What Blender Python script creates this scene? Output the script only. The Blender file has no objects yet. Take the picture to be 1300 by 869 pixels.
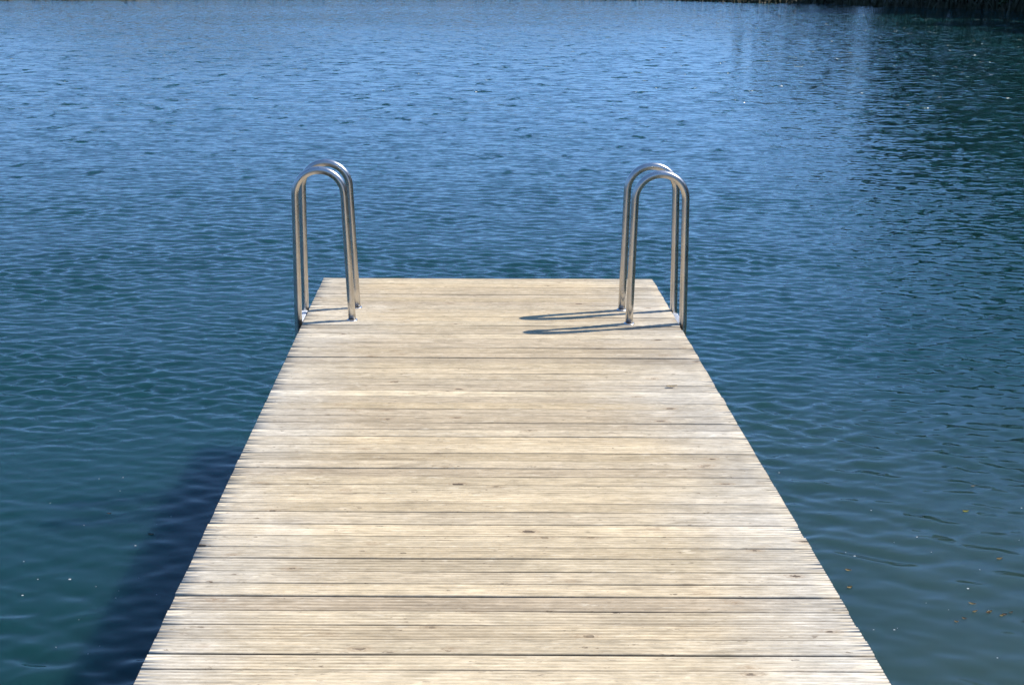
import bpy, bmesh, math, random
import numpy as np
from mathutils import Vector, Matrix
random.seed(7)
rng = np.random.default_rng(11)
R = math.radians
S = bpy.context.scene
C = S.collection

WATER_Z = -0.95          # the deck top is z = 0
SUN_EL, SUN_AZ = 51.0, 73.5   # azimuth clockwise from straight out along the pier (+y)

# ------------------------------------------------------------------ helpers
def mesh_obj(name, verts, faces, mat=None, parent=None, smooth=False):
    me = bpy.data.meshes.new(name)
    me.from_pydata([tuple(v) for v in verts], [], faces)
    me.update()
    o = bpy.data.objects.new(name, me)
    C.objects.link(o)
    if mat: me.materials.append(mat)
    if parent: o.parent = parent
    if smooth: me.polygons.foreach_set('use_smooth', [True]*len(me.polygons))
    return o

def np_mesh(name, co, quads, mat=None, parent=None, smooth=False):
    """fast mesh from numpy arrays: co (n,3), quads (m,4) or (m,3)"""
    me = bpy.data.meshes.new(name)
    k = quads.shape[1]
    me.vertices.add(len(co)); me.vertices.foreach_set('co', co.astype(np.float32).ravel())
    me.loops.add(quads.size); me.loops.foreach_set('vertex_index', quads.astype(np.int32).ravel())
    me.polygons.add(len(quads))
    me.polygons.foreach_set('loop_start', np.arange(0, quads.size, k, dtype=np.int32))
    if smooth: me.polygons.foreach_set('use_smooth', np.ones(len(quads), dtype=bool))
    me.update(calc_edges=True); me.validate()
    o = bpy.data.objects.new(name, me); C.objects.link(o)
    if mat: me.materials.append(mat)
    if parent: o.parent = parent
    return o

def bm_obj(name, bm, mat=None, parent=None, smooth=False):
    me = bpy.data.meshes.new(name); bm.normal_update(); bm.to_mesh(me); bm.free()
    o = bpy.data.objects.new(name, me); C.objects.link(o)
    if mat: me.materials.append(mat)
    if parent: o.parent = parent
    if smooth: me.polygons.foreach_set('use_smooth', [True]*len(me.polygons))
    return o

def add_box(bm, c, s, bevel=0.0):
    r = bmesh.ops.create_cube(bm, size=1.0, matrix=Matrix.Translation(c) @ Matrix.Diagonal((s[0], s[1], s[2], 1)))
    if bevel:
        es = list({e for v in r['verts'] for e in v.link_edges})
        bmesh.ops.bevel(bm, geom=es, offset=bevel, segments=2, affect='EDGES', profile=0.6)

def tube(bm, pts, rads, seg=20, cap=True):
    """a tube swept along points, rotation minimising frames"""
    pts = [Vector(p) for p in pts]
    n = len(pts)
    tang = []
    for i in range(n):
        a, b = pts[max(0, i-1)], pts[min(n-1, i+1)]
        tang.append((b-a).normalized())
    ref = Vector((0, 1, 0)) if abs(tang[0].y) < 0.9 else Vector((1, 0, 0))
    u = (ref - tang[0]*ref.dot(tang[0])).normalized()
    rings = []
    for i in range(n):
        u = (u - tang[i]*u.dot(tang[i])).normalized()
        w = tang[i].cross(u)
        r = rads[i] if hasattr(rads, '__len__') else rads
        rings.append([bm.verts.new(pts[i] + (u*math.cos(t)+w*math.sin(t))*r) for t in [2*math.pi*k/seg for k in range(seg)]])
    for i in range(n-1):
        for k in range(seg):
            bm.faces.new((rings[i][k], rings[i][(k+1) % seg], rings[i+1][(k+1) % seg], rings[i+1][k]))
    if cap:
        bm.faces.new(rings[0][::-1]); bm.faces.new(rings[-1])

def thing(name, label, cat, loc=(0, 0, 0), group=None):
    o = bpy.data.objects.new(name, None); C.objects.link(o); o.location = loc
    o.empty_display_size = 0.2
    o['label'] = label; o['category'] = cat
    if group: o['group'] = group
    return o

def tag(o, label=None, cat=None, group=None, kind=None):
    if label: o['label'] = label
    if cat: o['category'] = cat
    if group: o['group'] = group
    if kind: o['kind'] = kind
    return o

# ------------------------------------------------------------------ materials
class NT:
    def __init__(s, name):
        s.m = bpy.data.materials.new(name); s.m.use_nodes = True
        s.t = s.m.node_tree; s.t.nodes.clear()
        s.out = s.t.nodes.new('ShaderNodeOutputMaterial')
    def n(s, typ, **kw):
        nd = s.t.nodes.new('ShaderNode'+typ)
        for k, v in kw.items(): setattr(nd, k, v)
        return nd
    def l(s, a, b): s.t.links.new(a, b)
    def val(s, sock, v):
        if hasattr(v, 'is_output') or isinstance(v, bpy.types.NodeSocket): s.l(v, sock)
        else: sock.default_value = v
    def math(s, op, a, b=0.0, c=None, clamp=False):
        nd = s.n('Math', operation=op, use_clamp=clamp)
        s.val(nd.inputs[0], a); s.val(nd.inputs[1], b)
        if c is not None: s.val(nd.inputs[2], c)
        return nd.outputs[0]
    def mix(s, f, a, b, blend='MIX'):
        nd = s.n('Mix', data_type='RGBA', blend_type=blend)
        s.val(nd.inputs[0], f)
        for sk, v in ((nd.inputs[6], a), (nd.inputs[7], b)):
            if isinstance(v, tuple): v = (*v, 1.0)[:4]
            s.val(sk, v)
        return nd.outputs[2]
    def ramp(s, f, stops):
        nd = s.n('ValToRGB'); s.l(f, nd.inputs[0])
        e = nd.color_ramp.elements
        while len(e) < len(stops): e.new(0.5)
        for el, (p, c) in zip(e, stops):
            el.position = p; el.color = (*c, 1) if isinstance(c, tuple) else (c, c, c, 1)
        return nd.outputs[0]
    def mapr(s, v, a, b, c=0.0, d=1.0, smooth=False):
        nd = s.n('MapRange', interpolation_type='SMOOTHSTEP' if smooth else 'LINEAR')
        s.val(nd.inputs[0], v)
        for i, q in enumerate((a, b, c, d)): s.val(nd.inputs[i+1], q)
        return nd.outputs[0]
    def noise(s, vec, scale=5, detail=3, rough=0.5, dim='3D', out=0, dist=0.0):
        nd = s.n('TexNoise', noise_dimensions=dim)
        s.l(vec, nd.inputs['Vector'])
        nd.inputs['Scale'].default_value = scale; nd.inputs['Detail'].default_value = detail; nd.inputs['Roughness'].default_value = rough; nd.inputs['Distortion'].default_value = dist
        return nd.outputs[out]
    def mapping(s, vec, scale=(1, 1, 1), loc=(0, 0, 0)):
        nd = s.n('Mapping'); s.l(vec, nd.inputs[0])
        nd.inputs['Scale'].default_value = scale; nd.inputs['Location'].default_value = loc
        return nd.outputs[0]

def principled(nt, **kw):
    b = nt.n('BsdfPrincipled'); nt.l(b.outputs[0], nt.out.inputs[0])
    for k, v in kw.items():
        k = k.replace('_', ' ')
        if isinstance(v, tuple) and len(v) == 3: v = (*v, 1.0)
        nt.val(b.inputs[k], v)
    return b

# --- weathered grooved decking
def mat_deck():
    nt = NT('weathered_decking')
    geo = nt.n('TexCoord').outputs['Object']
    rnd = nt.n('Attribute', attribute_name='board').outputs['Vector']     # three random numbers per board
    sep = nt.n('SeparateXYZ'); nt.l(rnd, sep.inputs[0]); r1, r2, r3 = sep.outputs
    pos = nt.n('SeparateXYZ'); nt.l(geo, pos.inputs[0]); px, py, pz = pos.outputs
    # each board gets its own piece of wood
    off = nt.n('VectorMath', operation='MULTIPLY_ADD'); nt.l(rnd, off.inputs[0])
    off.inputs[1].default_value = (37, 19, 53); nt.l(geo, off.inputs[2])
    v = off.outputs[0]
    fibre = nt.noise(nt.mapping(v, (24, 190, 20)), 1.0, 5, 0.68)
    grain = nt.noise(nt.mapping(v, (4.2, 52, 20)), 1.0, 5, 0.66, dist=0.9)
    blotch = nt.noise(nt.mapping(v, (13, 36, 5)), 1.0, 5, 0.7, dist=0.8)
    big = nt.noise(nt.mapping(geo, (1.0, 0.9, 1)), 1.3, 3, 0.55)
    # colours of the wood: yellow-beige where walked on, bleached grey towards the ends
    beige = nt.mix(r1, (0.66, 0.508, 0.305), (0.76, 0.612, 0.395))
    pink = nt.mix(r2, (0.63, 0.490, 0.320), (0.53, 0.430, 0.285))
    warm = nt.mix(nt.mapr(r3, 0.30, 0.95), beige, pink)
    grey = nt.mix(r1, (0.56, 0.500, 0.400), (0.71, 0.645, 0.53))
    ax = nt.math('ABSOLUTE', nt.math('SUBTRACT', px, 0.08))
    edge = nt.mapr(nt.math('ADD', ax, nt.math('MULTIPLY', nt.math('SUBTRACT', big, 0.5), 0.9)), 0.40, 1.05, 0.0, 0.80, True)
    edge = nt.math('ADD', edge, nt.math('MULTIPLY', nt.math('SUBTRACT', blotch, 0.5), 0.8), clamp=True)
    col = nt.mix(edge, warm, grey)
    tone = nt.mapr(grain, 0.28, 0.72, 0.70, 1.20)
    def mul(c, f):
        nd = nt.n('VectorMath', operation='SCALE'); nt.l(c, nd.inputs[0]); nt.val(nd.inputs['Scale'], f); return nd.outputs[0]
    col = mul(col, tone)
    col = mul(col, nt.mapr(fibre, 0.30, 0.70, 0.80, 1.17))
    col = mul(col, nt.mapr(r2, 0, 1, 0.82, 1.10))
    col = mul(col, nt.mapr(blotch, 0.3, 0.7, 0.84, 1.14))
    worn = nt.noise(nt.mapping(geo, (3.6, 5.5, 1), (2, 9, 4)), 1.0, 5, 0.65)
    col = mul(col, nt.mapr(worn, 0.3, 0.7, 0.87, 1.10))
    # greyish-brown dirty streaks along the grain
    streak = nt.noise(nt.mapping(v, (5.5, 75, 9), (3, 5, 1)), 1.0, 4, 0.6)
    col = nt.mix(nt.mapr(streak, 0.58, 0.74, 0.0, 0.62, True), col, (0.225, 0.165, 0.105))
    fleck = nt.noise(nt.mapping(v, (20, 95, 9), (1, 7, 2)), 1.0, 4, 0.65)
    col = nt.mix(nt.mapr(fleck, 0.635, 0.70, 0.0, 0.75, True), col, (0.16, 0.110, 0.070))
    pale = nt.noise(nt.mapping(v, (15, 70, 9), (8, 2, 6)), 1.0, 4, 0.6)
    col = nt.mix(nt.mapr(pale, 0.60, 0.70, 0.0, 0.55, True), col, (0.82, 0.70, 0.500))
    # knots and cracks: stretched cells, only a few of them used
    kv = nt.mapping(v, (7.5, 19, 3))
    vor = nt.n('TexVoronoi', feature='F1'); nt.l(kv, vor.inputs['Vector']); vor.inputs['Scale'].default_value = 1.0
    pick = nt.n('SeparateXYZ'); nt.l(vor.outputs['Color'], pick.inputs[0])
    wob = nt.noise(nt.mapping(v, (36, 60, 9)), 1.0, 4, 0.65)
    kd = nt.math('ADD', vor.outputs['Distance'], nt.math('MULTIPLY', nt.math('SUBTRACT', wob, 0.5), 0.34))
    size = nt.mapr(pick.outputs[0], 0.70, 1.0, 0.015, 0.13)
    knot = nt.math('MULTIPLY', nt.mapr(nt.math('SUBTRACT', kd, size), 0.0, 0.035, 1.0, 0.0, True), nt.math('GREATER_THAN', pick.outputs[0], 0.73))
    halo = nt.math('MULTIPLY', nt.mapr(nt.math('SUBTRACT', kd, size), 0.02, 0.30, 0.5, 0.0, True), nt.math('GREATER_THAN', pick.outputs[0], 0.80))
    rings = nt.math('SINE', nt.math('MULTIPLY', kd, 62.0))
    halo = nt.math('MULTIPLY', halo, nt.mapr(rings, -1.0, 1.0, 0.35, 1.25))
    col = nt.mix(halo, col, (0.36, 0.240, 0.135))
    col = nt.mix(nt.math('MULTIPLY', knot, nt.mapr(pick.outputs[1], 0, 1, 0.45, 0.95)), col, (0.075, 0.050, 0.034))
    # grime sitting in the milled grooves and between boards
    grime = nt.mapr(pz, -0.0065, -0.0010, 0.9, 0.0)
    col = nt.mix(grime, col, (0.13, 0.090, 0.055))
    b = principled(nt, Base_Color=col, Roughness=nt.mapr(fibre, 0.3, 0.7, 0.62, 0.85), Specular_IOR_Level=0.25)
    h = nt.math('ADD', nt.math('MULTIPLY', fibre, 0.6), nt.math('MULTIPLY', knot, -0.8))
    bp = nt.n('Bump'); bp.inputs['Strength'].default_value = 0.5; bp.inputs['Distance'].default_value = 0.0018
    nt.l(h, bp.inputs['Height']); nt.l(bp.outputs[0], b.inputs['Normal'])
    return nt.m

def mat_timber():
    nt = NT('dark_wet_timber')
    geo = nt.n('TexCoord').outputs['Object']
    a = nt.noise(nt.mapping(geo, (3, 3, 25)), 1.5, 4, 0.6)
    col = nt.ramp(a, [(0.3, (0.10, 0.075, 0.05)), (0.7, (0.22, 0.175, 0.125))])
    principled(nt, Base_Color=col, Roughness=0.75)
    return nt.m

def mat_steel():
    nt = NT('brushed_stainless_steel')
    geo = nt.n('TexCoord').outputs['Object']
    a = nt.noise(nt.mapping(geo, (30, 30, 30)), 1.0, 4, 0.6)
    f = nt.noise(nt.mapping(geo, (8, 8, 8)), 1.0, 3, 0.5)
    col = nt.mix(nt.mapr(f, 0.35, 0.7), (0.57, 0.545, 0.51), (0.67, 0.645, 0.61))
    sp = nt.mapr(nt.noise(nt.mapping(geo, (55, 55, 40)), 1.0, 2, 0.5), 0.80, 0.84, 0.0, 0.4)
    col = nt.mix(sp, col, (0.16, 0.09, 0.05))
    b = principled(nt, Base_Color=col, Metallic=1.0, Roughness=nt.mapr(a, 0.3, 0.7, 0.24, 0.34))
    bp = nt.n('Bump'); bp.inputs['Strength'].default_value = 0.12; bp.inputs['Distance'].default_value = 0.001
    nt.l(a, bp.inputs['Height']); nt.l(bp.outputs[0], b.inputs['Normal'])
    return nt.m

def mat_tread():
    nt = NT('ladder_tread_plate')
    geo = nt.n('TexCoord').outputs['Object']
    a = nt.noise(nt.mapping(geo, (60, 60, 60)), 1.0, 3, 0.5)
    principled(nt, Base_Color=nt.ramp(a, [(0.3, (0.58, 0.60, 0.62)), (0.7, (0.74, 0.75, 0.76))]), Metallic=0.2, Roughness=0.5)
    return nt.m

# --- lake water: greenish body colour, sharp sky reflection, ripples from the mesh plus finer ones here
def mat_water():
    nt = NT('rippled_lake_water')
    geo = nt.n('TexCoord').outputs['Object']
    pos = nt.n('SeparateXYZ'); nt.l(geo, pos.inputs[0])
    dist = nt.n('VectorMath', operation='LENGTH'); nt.l(geo, dist.inputs[0]); dist = dist.outputs['Value']
    def slope(scale, loc, detail):
        c = nt.noise(nt.mapping(geo, scale, loc), 1.0, detail, 0.55, out=1)
        s_ = nt.n('VectorMath', operation='SUBTRACT'); nt.l(c, s_.inputs[0]); s_.inputs[1].default_value = (0.5, 0.5, 0.5)
        return s_.outputs[0]
    fine = slope((7.0, 17.0, 1), (0, 0, 0), 2.0)
    chop = slope((2.4, 5.0, 1), (9, 4, 2), 3.0)
    # gusts and calmer lanes
    gust = nt.mapr(nt.noise(nt.mapping(geo, (0.05, 0.10, 1)), 1.0, 3, 0.5), 0.35, 0.65, 0.7, 1.2)
    k_f = nt.math('MULTIPLY', nt.mapr(dist, 4.5, 12.0, 0.04, 0.44), gust)
    k_c = nt.math('MULTIPLY', nt.mapr(dist, 9.0, 40.0, 0.0, 0.95), gust)
    def scaled(v, k):
        nd = nt.n('VectorMath', operation='SCALE'); nt.l(v, nd.inputs[0]); nt.val(nd.inputs['Scale'], k); return nd.outputs[0]
    add = nt.n('VectorMath', operation='ADD'); nt.l(scaled(fine, k_f), add.inputs[0]); nt.l(scaled(chop, k_c), add.inputs[1])
    flat = nt.n('VectorMath', operation='MULTIPLY'); nt.l(add.outputs[0], flat.inputs[0]); flat.inputs[1].default_value = (1.15, 1.0, 0.0)
    # now and then a ripple stands much steeper: these catch the sun
    steep = nt.mapr(nt.noise(nt.mapping(geo, (1.5, 1.3, 1), (3, 8, 5)), 1.0, 3, 0.6), 0.575, 0.66, 0.0, 8.0)
    steep = nt.math('MULTIPLY', steep, nt.mapr(dist, 14, 34, 0.0, 1.0))
    st = slope((5, 3.2, 1), (1, 7, 3), 1.0)
    add2 = nt.n('VectorMath', operation='ADD'); nt.l(flat.outputs[0], add2.inputs[0])
    st2 = nt.n('VectorMath', operation='MULTIPLY'); nt.l(scaled(st, steep), st2.inputs[0]); st2.inputs[1].default_value = (1, 1, 0)
    nt.l(st2.outputs[0], add2.inputs[1]); flat = add2
    nrm = nt.n('NewGeometry').outputs['Normal']
    a2 = nt.n('VectorMath', operation='ADD'); nt.l(nrm, a2.inputs[0]); nt.l(flat.outputs[0], a2.inputs[1])
    nn = nt.n('VectorMath', operation='NORMALIZE'); nt.l(a2.outputs[0], nn.inputs[0])
    silt = nt.noise(nt.mapping(geo, (0.25, 0.4, 1)), 1.0, 3, 0.5)
    col = nt.mix(silt, (0.0055, 0.032, 0.036), (0.0085, 0.045, 0.045))
    # silty shallows towards the near right bank
    shal = nt.math('MULTIPLY', nt.mapr(pos.outputs[1], 3.0, 9.0, 1.0, 0.0, True), nt.mapr(pos.outputs[0], 0.2, 2.2, 0.0, 1.0, True))
    col = nt.mix(nt.math('MULTIPLY', shal, nt.mapr(silt, 0.3, 0.7, 0.6, 1.0)), col, (0.044, 0.074, 0.062))
    b = principled(nt, Base_Color=col, Roughness=nt.mapr(steep, 0.0, 2.0, 0.035, 0.20), IOR=1.333, Specular_IOR_Level=0.5)
    b.inputs['Specular Tint'].default_value = (1, 1, 1, 1)
    nt.l(nn.outputs[0], b.inputs['Normal'])
    b.subsurface_method = 'RANDOM_WALK'     # turbid water: light spreads below the surface
    b.inputs['Subsurface Weight'].default_value = 1.0
    b.inputs['Subsurface Radius'].default_value = (0.5, 0.9, 1.0)
    b.inputs['Subsurface Scale'].default_value = 2.5
    return nt.m

def mat_simple(name, c1, c2, scale=6, rough=0.8, **kw):
    nt = NT(name)
    geo = nt.n('TexCoord').outputs['Object']
    a = nt.noise(geo, scale, 4, 0.6)
    principled(nt, Base_Color=nt.ramp(a, [(0.35, c1), (0.65, c2)]), Roughness=rough, **kw)
    return nt.m

M_DECK, M_TIMBER, M_STEEL, M_TREAD, M_WATER = mat_deck(), mat_timber(), mat_steel(), mat_tread(), mat_water()
M_SHORE = mat_simple('grassy_shore', (0.022, 0.030, 0.012), (0.070, 0.062, 0.036), 0.8)
M_LEAF = mat_simple('tree_leaves', (0.030, 0.055, 0.016), (0.060, 0.095, 0.028), 0.5, 0.6)
M_BARK = mat_simple('tree_bark', (0.05, 0.04, 0.03), (0.12, 0.095, 0.07), 3)
M_REED = mat_simple('reeds', (0.035, 0.045, 0.018), (0.085, 0.072, 0.038), 1.5)
M_LEAF_Y = mat_simple('fallen_leaf_yellow', (0.50, 0.46, 0.05), (0.62, 0.55, 0.10), 40, 0.5)
M_LEAF_O = mat_simple('fallen_leaf_brown', (0.42, 0.28, 0.10), (0.58, 0.43, 0.18), 60, 0.6)
M_LEAF_D = mat_simple('fallen_leaf_dark', (0.20, 0.12, 0.06), (0.34, 0.22, 0.12), 60, 0.6)
M_FLUFF = mat_simple('pale_fluff', (0.70, 0.68, 0.62), (0.82, 0.80, 0.76), 60, 0.8)

# ------------------------------------------------------------------ pier
XL, XR, Y_END, Y_BACK = -0.824, 1.061, 6.81, -7.6
f_px, c_p, s_p, H = 1550.0, math.cos(R(17.02)), math.sin(R(17.02)), 1.70

pier = thing('pier', 'bleached wooden pier of grooved planks running straight out over the lake', 'pier', (0, 0, 0))

def build_deck():
    # plank joints (metres along the pier); the True ones are wide open joints
    lines = [(1.55, 0), (1.627, 1), (1.704, 0), (1.78, 0), (1.858, 1), (1.935, 0), (2.01, 0), (2.088, 1),
             (2.164, 0), (2.242, 0), (2.318, 1)]
    lines = [(y, f) for y, f in lines]
    ys = [3.018, 3.098, 3.173, 3.248, 3.332, 3.404, 3.483, 3.566, 3.660, 3.728, 3.804, 3.880, 3.952, 4.025, 4.094, 4.170,
          4.252, 4.335, 4.409, 4.482]
    wide = {3.098, 3.248, 3.483, 3.566, 4.170, 4.335, 4.482}
    ys += [4.559, 4.636, 4.711, 4.787, 4.862, 4.938, 5.013, 5.087, 5.164, 5.242, 5.320]
    wide |= {4.862, 5.087, 5.320}
    y = 5.320
    while y < Y_END - 0.11:
        y += 0.0765 + random.uniform(-0.003, 0.003); ys.append(y)
    ys.append(Y_END)
    y = 3.018
    while y > Y_BACK:
        y -= 0.0765 + random.uniform(-0.003, 0.003); ys.insert(0, y)
        if random.random() < 0.28: wide.add(y)
    nx = 30
    us = np.linspace(0, 1, nx+1)
    V, Q, A = [], [], []
    base = 0
    for i in range(len(ys)-1):
        y0, y1 = ys[i], ys[i+1]
        g0 = 0.0029 if y0 in wide else random.uniform(0.0011, 0.0021)
        g1 = 0.0029 if y1 in wide else random.uniform(0.0011, 0.0021)
        y0 += g0; y1 -= g1
        w = y1-y0
        ng = 4
        prof = [(0.0, -0.026), (0.0, -0.0035), (0.0012, -0.0012), (0.0032, 0.0)]
        pitch = (w-0.009)/ng
        for k in range(ng):
            c = 0.0045 + pitch*(k+0.5)
            prof += [(c-0.0032, 0.0), (c-0.0014, -0.0022), (c+0.0014, -0.0022), (c+0.0032, 0.0)]
        prof += [(w-0.0032, 0.0), (w-0.0012, -0.0012), (w, -0.0035), (w, -0.026)]
        P = np.array(prof)
        npf = len(P)
        dz, tilt = random.gauss(0, 0.0009), random.gauss(0, 0.010)
        yaw = random.gauss(0, 0.0006)
        ph = [random.uniform(0, 6.28) for _ in range(4)]
        xs = (XL+random.gauss(0, 0.0006)) + us*((XR-XL)+random.gauss(0, 0.0006))
        bow = 0.0007*np.sin(us*5+ph[0]) + 0.0004*np.sin(us*13+ph[1])
        sway = 0.0007*np.sin(us*4+ph[2]) + 0.0003*np.sin(us*11+ph[3]) + yaw*(us-0.5)*1.9
        co = np.empty((nx+1, npf, 3))
        co[:, :, 0] = xs[:, None]
        co[:, :, 1] = y0 + P[None, :, 0] + sway[:, None]
        co[:, :, 2] = P[None, :, 1] + dz + bow[:, None] + tilt*(P[None, :, 0]-w/2)
        V.append(co.reshape(-1, 3))
        ii, jj = np.meshgrid(np.arange(nx), np.arange(npf), indexing='ij')
        jn = (jj+1) % npf
        q = np.stack([ii*npf+jj, (ii+1)*npf+jj, (ii+1)*npf+jn, ii*npf+jn], -1).reshape(-1, 4) + base
        Q.append(q)
        # end grain caps as quads strips
        m = npf//2
        for row, flip in ((0, False), (nx, True)):
            r0 = base+row*npf
            for j in range(m-1):
                f = [r0+j, r0+j+1, r0+npf-2-j, r0+npf-1-j]
                if len(set(f)) == 4: Q.append(np.array([f[::-1] if flip else f]))
        rr = np.array([random.random() for _ in range(3)])
        A.append(np.tile(rr, ((nx+1)*npf, 1)))
        base += (nx+1)*npf
    co = np.concatenate(V); q = np.concatenate(Q); at = np.concatenate(A)
    o = np_mesh('deck', co, q, M_DECK, pier)
    a = o.data.attributes.new('board', 'FLOAT_VECTOR', 'POINT')
    a.data.foreach_set('vector', at.astype(np.float32).ravel())
    return o
build_deck()
# carrying beams and cross bearers below the planks, on piles
for x in (XL+0.11, (XL+XR)/2, XR-0.11):
    bm = bmesh.new(); add_box(bm, (x, (Y_END+Y_BACK)/2-0.02, -0.112), (0.07, Y_END-Y_BACK-0.09, 0.16), 0.006)
    bm_obj('beam', bm, M_TIMBER, pier)
for y in (-6.6, -3.4, -0.2, 3.0, 6.3):
    bm = bmesh.new(); add_box(bm, ((XL+XR)/2, y, -0.264), (XR-XL-0.2, 0.09, 0.14), 0.006)
    bm_obj('cross_bearer', bm, M_TIMBER, pier)
    for x in (XL+0.22, XR-0.22):
        bm = bmesh.new()
        tube(bm, [(x, y, -2.7), (x, y, -1.2), (x, y, -0.336)], [0.082, 0.08, 0.076], 18)
        bm_obj('pile', bm, M_TIMBER, pier, True)

# ------------------------------------------------------------------ bathing ladders
R_T = 0.0188
def ladder(label, cx, cy, sgn, in_b, in_t, out_b, out_t, top, near_y, far_y, skew):
    """sgn -1: stands on the left edge, +1: on the right edge; x values are absolute"""
    t = thing('bathing_ladder', label, 'ladder', (cx, cy, 0), 'steel ladders on the pier edges')
    for yy, dx in ((near_y, 0.0), (far_y, skew)):
        bm = bmesh.new()
        rad = abs(in_t-out_t)/2
        mid = (in_t+out_t)/2
        zs = top-rad
        pts = [(in_b, 0.002)]
        for k in range(1, 6): pts.append((in_b+(in_t-in_b)*k/6, zs*k/6))
        n = 22
        a_in = in_t-mid
        for k in range(n+1):
            th = math.pi*k/n
            pts.append((mid + a_in*math.cos(th), zs + rad*math.sin(th)))
        for k in range(1, 7): pts.append((out_t+(out_b-out_t)*k/6, zs*(1-k/6)))
        pts += [(out_b, -0.5), (out_b, -1.2), (out_b, -1.9)]
        tube(bm, [(x+dx-cx, yy-cy, z) for x, z in pts], R_T, 28)
        bm_obj('handrail', bm, M_STEEL, t, True)
        bm = bmesh.new()     # rosette round the foot of the rail
        prof = [(R_T+0.0005, 0.007), (R_T+0.003, 0.0065), (0.026, 0.004), (0.0275, 0.0025), (0.0275, 0.0012)]
        seg = 32; rings = []
        for r, z in prof:
            rings.append([bm.verts.new((in_b+dx-cx+r*math.cos(2*math.pi*k/seg), yy-cy+r*math.sin(2*math.pi*k/seg), z)) for k in range(seg)])
        for a, b in zip(rings, rings[1:]):
            for k in range(seg): bm.faces.new((a[k], a[(k+1) % seg], b[(k+1) % seg], b[k])[::-1])
        bm_obj('rosette', bm, M_STEEL, t, True)
    # treads between the outer legs
    for k in range(5):
        z = -0.022 - 0.25*k
        bm = bmesh.new()
        xo = out_b - sgn*0.002
        add_box(bm, (xo-cx + skew/2, (near_y+far_y)/2-cy, z), (0.034, far_y-near_y-2*R_T+0.004, 0.022), 0.004)
        for j in range(4):
            add_box(bm, (xo-cx + skew/2 - 0.0105+0.007*j, (near_y+far_y)/2-cy, z+0.0125), (0.003, far_y-near_y-2*R_T-0.02, 0.003))
        bm_obj('tread', bm, M_TREAD, t)
    return t
ladder('bent steel ladder rails on the pier edge, their shadows falling off towards the water', -0.70, 6.05, -1,
       -0.581, -0.606, -0.853, -0.846, 0.758, 5.93, 6.168, 0.004)
ladder('bent steel ladder rails whose long thin shadows cross the planks', 0.95, 6.02, 1,
       0.812, 0.815, 1.083, 1.061, 0.752, 5.888, 6.144, -0.006)

# ------------------------------------------------------------------ lake outline and shore
def lake_r(phi):
    """distance of the shore from the pier, phi in degrees clockwise from +y"""
    ks = [(-180, 9), (-150, 12), (-120, 26), (-90, 64), (-60, 95), (-30, 107), (-21, 109), (-16, 108), (-8, 112), (0, 114), (9, 113), (14, 108), (20, 101), (25, 92),
          (35, 62), (60, 46), (90, 38), (120, 24), (150, 12), (180, 9)]
    for (a, ra), (b, rb) in zip(ks, ks[1:]):
        if a <= phi <= b:
            t = (phi-a)/(b-a); t = t*t*(3-2*t)
            return ra+(rb-ra)*t + 0.8*math.sin(phi*0.9)+0.5*math.sin(phi*2.3+1)+0.3*math.sin(phi*5.1)
def pol(phi, r): return (r*math.sin(R(phi)), r*math.cos(R(phi)))

def build_shore():
    ph = np.linspace(-180, 180, 721)[:-1]
    prof = [(-2.0, -0.9), (0.0, 0.0), (0.5, 0.12), (1.6, 0.28), (4, 0.55), (10, 0.9), (30, 1.1), (90, 1.3), (300, 1.5), (900, 1.6)]
    co = []
    for p in ph:
        r = lake_r(p)
        for k, (d, z) in enumerate(prof):
            jit = 0.12*math.sin(p*3.1+k)+0.1*math.sin(p*7.7+2*k) if 0 < k < 6 else 0
            x, y = pol(p, r+d+jit)
            zz = z*(0.85+0.15*math.sin(p*0.31+k*0.4)*math.sin(p*0.083)) if z > 0 else z
            co.append((x, y, WATER_Z+zz))
    co = np.array(co); n, m = len(ph), len(prof)
    ii, jj = np.meshgrid(np.arange(n), np.arange(m-1), indexing='ij')
    q = np.stack([ii*m+jj, ii*m+jj+1, ((ii+1) % n)*m+jj+1, ((ii+1) % n)*m+jj], -1).reshape(-1, 4)
    o = np_mesh('shore', co, q[:, ::-1], M_SHORE, None, True); o['kind'] = 'structure'
build_shore()

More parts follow.
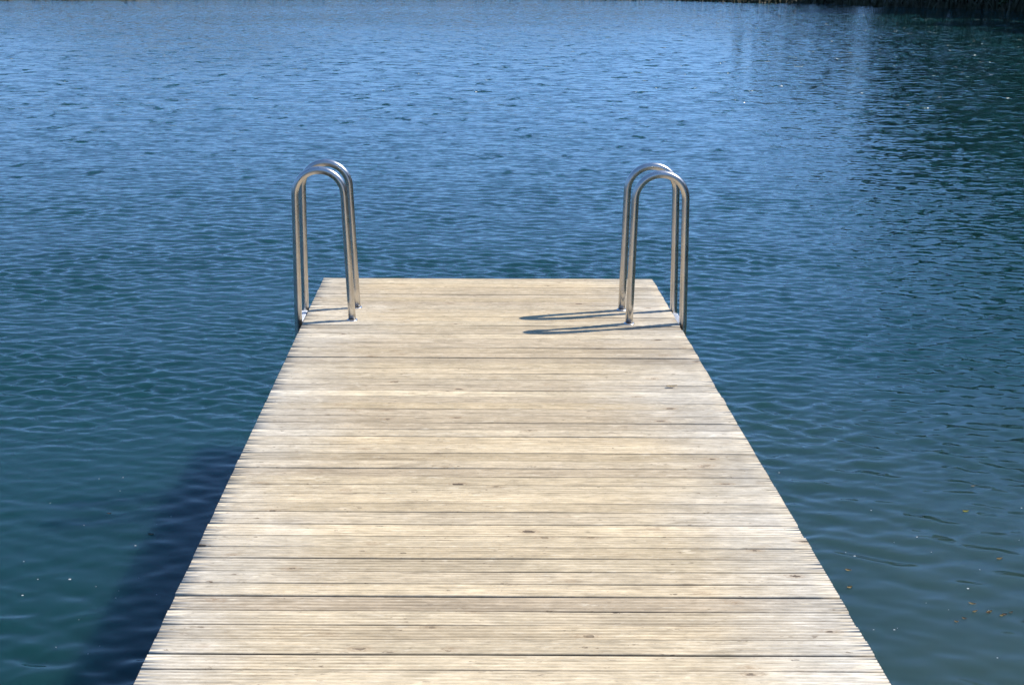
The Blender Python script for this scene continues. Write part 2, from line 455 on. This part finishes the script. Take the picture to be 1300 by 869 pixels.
# ------------------------------------------------------------------ water surface with real ripples
def build_water():
    # rows across the pier direction, denser near the pier, and outside them plain sheet to the shore
    ys = [1.2]
    while ys[-1] < 128:
        y = ys[-1]; ys.append(y + max(0.0115, y*y/(1550*2.45)*0.6))
    ys = np.array(ys)
    u = np.linspace(-1, 1, 721)
    X = u[None, :]*(0.72*ys[:, None]+3.2) + 0.15*ys[:, None]*0
    Y = np.repeat(ys[:, None], len(u), 1)
    dy = np.gradient(ys)
    N = 280
    lam = np.exp(rng.uniform(math.log(0.055), math.log(0.9), N))
    ang = rng.normal(0, 0.52, N) + 0.08          # travelling roughly along the pier
    kx, ky = 2*math.pi/lam*np.sin(ang), 2*math.pi/lam*np.cos(ang)
    ph = rng.uniform(0, 2*math.pi, N)
    # slope carried by each wavelength: most of it between 0.15 and 0.5 m
    w = np.exp(-0.5*((np.log(lam)-math.log(0.112))/0.62)**2)
    rms = 0.150
    slope = w/math.sqrt((w**2).sum()/2)*rms
    amp = slope*lam/(2*math.pi)
    Z = np.zeros_like(X)
    # patches of livelier and calmer water
    g = np.zeros_like(X)
    for _ in range(10):
        l = rng.uniform(1.2, 7); a = rng.uniform(0, 6.28); g += np.sin((X*math.cos(a)*0.7+Y*math.sin(a))*6.28/l+rng.uniform(0, 6.28))
    g = 1.0+0.16*g
    dxs = (0.72*ys+3.2)*2/720
    calm = 0.96+0.04*np.clip((np.hypot(X-0.1, Y)-4.0)/6.0, 0, 1)     # in the lee near the bank
    short_lee = np.clip((np.hypot(X-0.1, Y)-3.2)/5.0, 0.55, 1)
    bank_lee = 1-0.62*np.clip((X-0.4)/2.0, 0, 1)*np.clip((9.0-Y)/4.5, 0, 1)     # sheltered corner on the right
    for i in range(N):
        fade = np.clip((lam[i]/dy-3.0)/3.0, 0, 1)*np.clip((lam[i]/max(abs(math.sin(ang[i])), 0.15)/dxs-3.0)/3.0, 0, 1)
        if fade.max() == 0: continue
        n_r = np.nonzero(fade > 0)[0].max()+1
        a = amp[i]*fade[:n_r, None]
        if lam[i] < 0.11: a = a*short_lee[:n_r]
        if lam[i] < 0.17: a = a*bank_lee[:n_r]
        p = kx[i]*X[:n_r]+ky[i]*Y[:n_r]+ph[i]
        Z[:n_r] += a*(np.sin(p))
    Z *= np.clip(g, 0.5, 1.6)*calm
    # flatten towards the rim so that it meets the plain sheet
    rim = np.clip((1-np.abs(u))/0.04, 0, 1)[None, :]*np.clip((ys-1.2)/0.5, 0, 1)[:, None]
    Z *= rim
    co = np.stack([X, Y, Z], -1).reshape(-1, 3)
    n, m = X.shape
    ii, jj = np.meshgrid(np.arange(n-1), np.arange(m-1), indexing='ij')
    q = np.stack([ii*m+jj, ii*m+jj+1, (ii+1)*m+jj+1, (ii+1)*m+jj], -1).reshape(-1, 4)
    # skirt: sheet outside the dense part (left, right, behind, beyond)
    extra, fq = [], []
    def strip(idx, outer):
        b = len(co)+len(extra)
        for p in outer: extra.append((p[0], p[1], 0.0))
        for k in range(len(idx)-1): fq.append((idx[k], b+k, b+k+1, idx[k+1]))
    left = [i*m for i in range(0, n)]; right = [i*m+m-1 for i in range(0, n)]
    strip(left, [(-140, float(ys[i])) for i in range(n)])
    strip(right[::-1], [(140, float(ys[i])) for i in range(n)][::-1])
    front = [j for j in range(m)]
    strip(front[::-1], [(float(X[0, j]), -40.0) for j in range(m)][::-1])
    b = len(co)+len(extra)
    for p in ((-140, float(ys[0])), (-140, -40), (float(X[0, 0]), -40), (float(X[0, -1]), -40), (140, -40), (140, float(ys[0]))): extra.append((*p, 0.0))
    fq.append((b, b+1, b+2, 0)); fq.append((m-1, b+3, b+4, b+5))
    co2 = np.concatenate([co, np.array(extra)]); q2 = np.concatenate([q, np.array(fq)])
    o = np_mesh('lake_water', co2, q2, M_WATER, None, True)
    o.location.z = WATER_Z; o['kind'] = 'structure'
    def level(x, y):     # height of the rippled surface at a place
        fi = float(np.interp(y, ys, np.arange(len(ys)))); i = min(int(fi), n-2)
        fj = min(max((x/(0.72*y+3.2)+1)/2*(m-1), 0), m-1.001); j = int(fj)
        return WATER_Z + float(Z[i:i+2, j:j+2].mean())
    return level
water_level = build_water()

# ------------------------------------------------------------------ woods round the lake (seen only mirrored in the water), reeds at the water's edge
def tree_arrays(h, cw, seed, leaf=0.42, n_leaf=1700, low=0.06):
    r = np.random.default_rng(seed)
    bm = bmesh.new()
    tube(bm, [(0, 0, -0.3), (0.05*h/10, 0, h*0.2), (0.02, 0.1, h*0.5), (0, 0, h*0.86)], [0.022*h, 0.017*h, 0.011*h, 0.003*h], 8)
    clumps = []
    for k in range(34):
        t = r.uniform(low, 1.0); a = r.uniform(0, 6.28)
        rr = cw*math.sqrt(max(0.02, 1-((t-0.45)/0.6)**2))*math.sqrt(r.uniform(0.1, 1))
        c = np.array([rr*math.cos(a), rr*math.sin(a), t*h*0.95])
        clumps.append((c, r.uniform(0.13, 0.24)*cw*1.6))
        if k % 3 == 0: tube(bm, [(0, 0, c[2]*0.6), (c[0]*0.5, c[1]*0.5, c[2]*0.85), tuple(c)], [0.008*h, 0.005*h, 0.002*h], 5)
    me = bpy.data.meshes.new('tmp'); bm.to_mesh(me); bm.free()
    tv = np.array([v.co[:] for v in me.vertices]); tf = [tuple(p.vertices) for p in me.polygons if len(p.vertices) == 4]
    bpy.data.meshes.remove(me)
    L = []
    for c, s in clumps:
        k = n_leaf//len(clumps)
        d = r.normal(size=(k, 3)); d /= np.linalg.norm(d, axis=1)[:, None]
        L.append(c + d*s*np.array([1, 1, 0.75])*r.uniform(0.35, 1.0, (k, 1)))
    P = np.concatenate(L)
    n = len(P)
    e1 = r.normal(size=(n, 3)); e1 /= np.linalg.norm(e1, axis=1)[:, None]
    e2 = np.cross(e1, r.normal(size=(n, 3))); e2 /= np.linalg.norm(e2, axis=1)[:, None]
    sz = leaf*r.uniform(0.6, 1.3, (n, 1))
    lv = np.stack([P-e1*sz-e2*sz*0.2, P+e2*sz*0.55, P+e1*sz, P-e2*sz*0.55], 1).reshape(-1, 3)
    lf = np.arange(4*n).reshape(-1, 4)
    return tv, np.array(tf), lv, lf

KINDS = [tree_arrays(1.0*h, cw, 100+i) for i, (h, cw) in enumerate([(10, 3.2), (12, 3.6), (9, 3.6), (13, 3.0)])]
def forest(name, spots, label):
    TV, TF, LV, LF = [], [], [], []; nt_, nl = 0, 0
    for (x, y, z, sc, kind, rot) in spots:
        tv, tf, lv, lf = KINDS[kind]
        c, s = math.cos(rot), math.sin(rot); M = np.array([[c, -s, 0], [s, c, 0], [0, 0, 1]])*sc
        TV.append(tv@M.T+np.array([x, y, z])); TF.append(tf+nt_); nt_ += len(tv)
        LV.append(lv@M.T+np.array([x, y, z])); LF.append(lf+nl); nl += len(lv)
    co = np.concatenate(TV+LV); q = np.concatenate(TF+[f+nt_ for f in LF])
    o = np_mesh(name, co, q, M_BARK)
    o.data.materials.append(M_LEAF)
    nb = sum(len(f) for f in TF)
    idx = np.zeros(len(q), dtype=np.int32); idx[nb:] = 1
    o.data.polygons.foreach_set('material_index', idx)
    tag(o, label, 'woods', kind='stuff')
    return o
spots = []
phi = 12.5
while phi < 140:       # the tall bank of trees on the right
    r0 = lake_r(phi)
    tall = min(1.0, max(0.0, (phi-12.5)/12.0))
    for row in range(3):
        rr = r0+(1.2, 5.0, 9.0)[row]+random.uniform(0, 2.5)
        if row > 0 and random.random() < 0.05: continue
        x, y = pol(phi+random.uniform(-.6, .6), rr)
        sc = (0.10+0.26*tall)*random.uniform(0.7, 1.3) if row == 0 else (0.12+1.45*tall)*random.uniform(0.45, 1.4)
        spots.append((x, y, WATER_Z+0.3, sc, random.randrange(4), random.uniform(0, 6.28)))
    phi += 135/r0*random.uniform(0.8, 1.2)
forest('woodland', spots, 'dark leafy woods along the bank beyond the ladder with long shadows')
spots = []
phi = -175.0
while phi < -35:       # lower growth on the left and behind
    rr = lake_r(phi)+4+random.uniform(0, 5); x, y = pol(phi, rr)
    if abs(x) > 4: spots.append((x, y, WATER_Z+0.5, random.uniform(0.45, 0.9), random.randrange(4), random.uniform(0, 6.28)))
    phi += 330/rr*random.uniform(0.8, 1.3)
forest('far_trees', spots, 'low leafy trees along the left bank of the lake')

def reeds():
    V, F = [], []
    phi = -32.0
    while phi < 48:
        dens = 0.02 if phi < 7 else 0.012
        if phi < 7 and math.sin(phi*1.3)+math.sin(phi*3.7+1) < -0.2:
            phi += 0.05; continue
        r = lake_r(phi)+random.uniform(-0.4, 1.3); x, y = pol(phi, r)
        h = random.uniform(0.08, 0.35) if phi < 9 else random.uniform(0.2, 0.5+0.6*min(1, max(0, (phi-9)/10)))**1.5
        w = random.uniform(0.02, 0.05) if phi < 9 else random.uniform(0.05, 0.14)
        a = random.uniform(0, 3.14); lean = (random.gauss(0, 0.4)*h, random.gauss(0, 0.4)*h)
        b = len(V); dx, dy = w*math.cos(a), w*math.sin(a)
        V += [(x-dx, y-dy, WATER_Z-0.1), (x+dx, y+dy, WATER_Z-0.1), (x+dx*.7+lean[0]*.5, y+dy*.7+lean[1]*.5, WATER_Z+h*.6), (x-dx*.7+lean[0]*.5, y-dy*.7+lean[1]*.5, WATER_Z+h*.6),
              (x+lean[0], y+lean[1], WATER_Z+h)]
        F += [(b, b+1, b+2, b+3), (b+3, b+2, b+4)]
        phi += dens*random.uniform(0.3, 1.7)
    o = mesh_obj('reeds', V, F, M_REED)
    tag(o, 'brownish reeds and bank plants along the far water edge', 'reeds', kind='stuff')
reeds()

# ------------------------------------------------------------------ leaves and specks on the water
def leaf_mesh(l, w, curl, seed):
    r = random.Random(seed); bm = bmesh.new(); n = 7
    rows = []
    for k in range(n):
        t = k/(n-1); x = (t-0.5)*l; hw = w*0.5*math.sin(math.pi*min(1, max(0.03, t**0.8)))*r.uniform(0.88, 1.1)
        z = curl*((2*t-1)**2) + 0.001
        rows.append([bm.verts.new((x, -hw, z+curl*0.5)), bm.verts.new((x, r.uniform(-.05, .05)*w, z)), bm.verts.new((x, hw, z+curl*0.5))])
    for a, b in zip(rows, rows[1:]):
        for k in range(2): bm.faces.new((a[k], b[k], b[k+1], a[k+1]))
    r_ = bmesh.ops.solidify(bm, geom=bm.faces[:], thickness=0.0008)
    return bm
def leaf(name, label, x, y, l, w, mat, rot, group, z=WATER_Z, curl=0.003):
    bm = leaf_mesh(l, w, curl, int(x*1000+y*77))
    o = bm_obj(name, bm, mat, None, True); o.location = (x, y, water_level(x, y)+0.0005 if z < -0.1 else z); o.rotation_euler.z = rot
    tag(o, label, 'leaf', group)
    return o
def px_w(px, py, h):   # photo pixel of the reference to metres on the level h below the camera
    k = c_p*(py+40)/h; return ((px-593)/k, (f_px/k-h*s_p)/c_p)
G = 'fallen leaves floating on the lake'
LV = [(1227, 646, .038, .020, M_LEAF_Y, 0.2, 'bright yellow leaf afloat in the ripples right of the pier'),
      (1270, 706, .034, .018, M_LEAF_O, 0.3, 'orange brown leaf afloat near the right picture edge below the yellow leaf'),
      (1078, 721, .030, .018, M_LEAF_O, -0.2, 'tan leaf afloat beside the right pier edge, the farther of two'),
      (1080, 743, .032, .019, M_LEAF_O, 0.5, 'tan leaf afloat beside the right pier edge, the nearer of two'),
      (1236, 614, .026, .012, M_LEAF_O, 0.1, 'small tan leaf afloat farthest out on the right side water'),
      (140, 654, .024, .012, M_LEAF_D, 0.2, 'small reddish leaf afloat in the dark blue water, farther one'),
      (193, 680, .034, .015, M_LEAF_D, -0.1, 'reddish brown leaf afloat close to the left pier edge')]
for px, py, l, w, m, rot, lab in LV:
    x, y = px_w(px, py, 2.65); leaf('floating_leaf', lab, x, y, l, w, m, rot, G)
for i in range(9):
    x, y = px_w(1215+i*9+random.uniform(-5, 5), random.uniform(762, 786), 2.65)
    leaf('floating_leaf', 'rusty leaf drifting in the loose cluster at the lower right', x, y, random.uniform(.018, .034), random.uniform(.010, .018),
         random.choice([M_LEAF_O, M_LEAF_D]), random.uniform(-.6, .6), 'leaf cluster drifting at the lower right')
x, y = px_w(853, 490, 1.70)
leaf('dry_leaf', 'crumbled orange dry leaf lying on the planks near the right edge', x, y, .050, .016, M_LEAF_O, 0.1, None, 0.004, 0.003)

def specks():
    V, F = [], []
    pts = [px_w(px, py, 2.65) for px, py in ((173, 694), (30, 758), (1230, 745), (1165, 680), (1086, 704), (990, 598), (1137, 796), (90, 738))]
    for _ in range(34):
        px = random.choice([random.uniform(20, 220), random.uniform(1060, 1300)]); pts.append(px_w(px, random.uniform(600, 860), 2.65))
    for i, (x, y) in enumerate(pts):
        s = random.uniform(0.003, 0.006) if i < 8 else random.uniform(0.0012, 0.003)
        b = len(V); n = 6
        for lay, z, k in ((0, 0.0, 1.0), (1, 0.5, 0.7)):
            for j in range(n):
                a = 2*math.pi*j/n; q = s*k*random.uniform(0.7, 1.2)
                V.append((x+q*math.cos(a)*1.4, y+q*math.sin(a)*0.8, water_level(x, y)+0.001+z*s*0.6))
        for j in range(n): F.append((b+j, b+(j+1) % n, b+n+(j+1) % n, b+n+j))
        F.append(tuple(b+n+j for j in range(n)))
    o = mesh_obj('floating_fluff', V, F, M_FLUFF)
    tag(o, 'tiny pale specks of fluff scattered on the near water', 'fluff', kind='stuff')
specks()

# ------------------------------------------------------------------ daylight
W = bpy.data.worlds.new('World'); S.world = W; W.use_nodes = True
wt = W.node_tree; bg = wt.nodes['Background']
sky = wt.nodes.new('ShaderNodeTexSky'); sky.sky_type = 'NISHITA'; sky.sun_disc = False
sky.sun_elevation = R(SUN_EL); sky.sun_rotation = R(SUN_AZ)
sky.air_density = 1.15; sky.dust_density = 0.0; sky.ozone_density = 6.0; sky.altitude = 900
hs = wt.nodes.new('ShaderNodeHueSaturation'); hs.inputs['Saturation'].default_value = 1.06
# a dry, very clear day: the pale haze near the horizon is compressed away
tcw = wt.nodes.new('ShaderNodeTexCoord'); sx = wt.nodes.new('ShaderNodeSeparateXYZ'); wt.links.new(tcw.outputs['Generated'], sx.inputs[0])
up = wt.nodes.new('ShaderNodeMath'); up.operation = 'MULTIPLY_ADD'; wt.links.new(sx.outputs[2], up.inputs[0]); up.inputs[1].default_value = 0.77; up.inputs[2].default_value = 0.23
cx = wt.nodes.new('ShaderNodeCombineXYZ'); wt.links.new(sx.outputs[0], cx.inputs[0]); wt.links.new(sx.outputs[1], cx.inputs[1]); wt.links.new(up.outputs[0], cx.inputs[2])
nv = wt.nodes.new('ShaderNodeVectorMath'); nv.operation = 'NORMALIZE'; wt.links.new(cx.outputs[0], nv.inputs[0]); wt.links.new(nv.outputs[0], sky.inputs['Vector'])
wt.links.new(sky.outputs[0], hs.inputs['Color']); wt.links.new(hs.outputs[0], bg.inputs[0]); bg.inputs[1].default_value = 0.138
sun = bpy.data.lights.new('sun', 'SUN'); sun.energy = 3.5; sun.angle = R(0.53); sun.color = (1.0, 0.955, 0.88)
so = bpy.data.objects.new('sun', sun); C.objects.link(so)
d = Vector((math.sin(R(SUN_AZ))*math.cos(R(SUN_EL)), math.cos(R(SUN_AZ))*math.cos(R(SUN_EL)), math.sin(R(SUN_EL))))
so.rotation_euler = d.to_track_quat('Z', 'Y').to_euler(); so.location = d*30

# ------------------------------------------------------------------ camera (1.7 m above the planks)
cam = bpy.data.cameras.new('camera'); co_ = bpy.data.objects.new('camera', cam); C.objects.link(co_)
cam.sensor_fit = 'HORIZONTAL'; cam.sensor_width = 36; cam.lens = f_px/1300*36
cam.shift_x = (650-593)/1300
cam.clip_start = 0.05; cam.clip_end = 3000
co_.matrix_world = Matrix.Translation((0, 0, H)) @ Matrix.Rotation(R(90-17.02), 4, 'X') @ Matrix.Rotation(0.0045, 4, 'Z')
S.camera = co_
S.view_settings.view_transform = 'Standard'; S.view_settings.look = 'None'
S.view_settings.exposure = 0.68; S.view_settings.gamma = 1.0; S.view_settings.use_curve_mapping = False
S.render.resolution_x, S.render.resolution_y = 1024, 684
S.cycles.max_bounces = 6; S.cycles.use_denoising = True
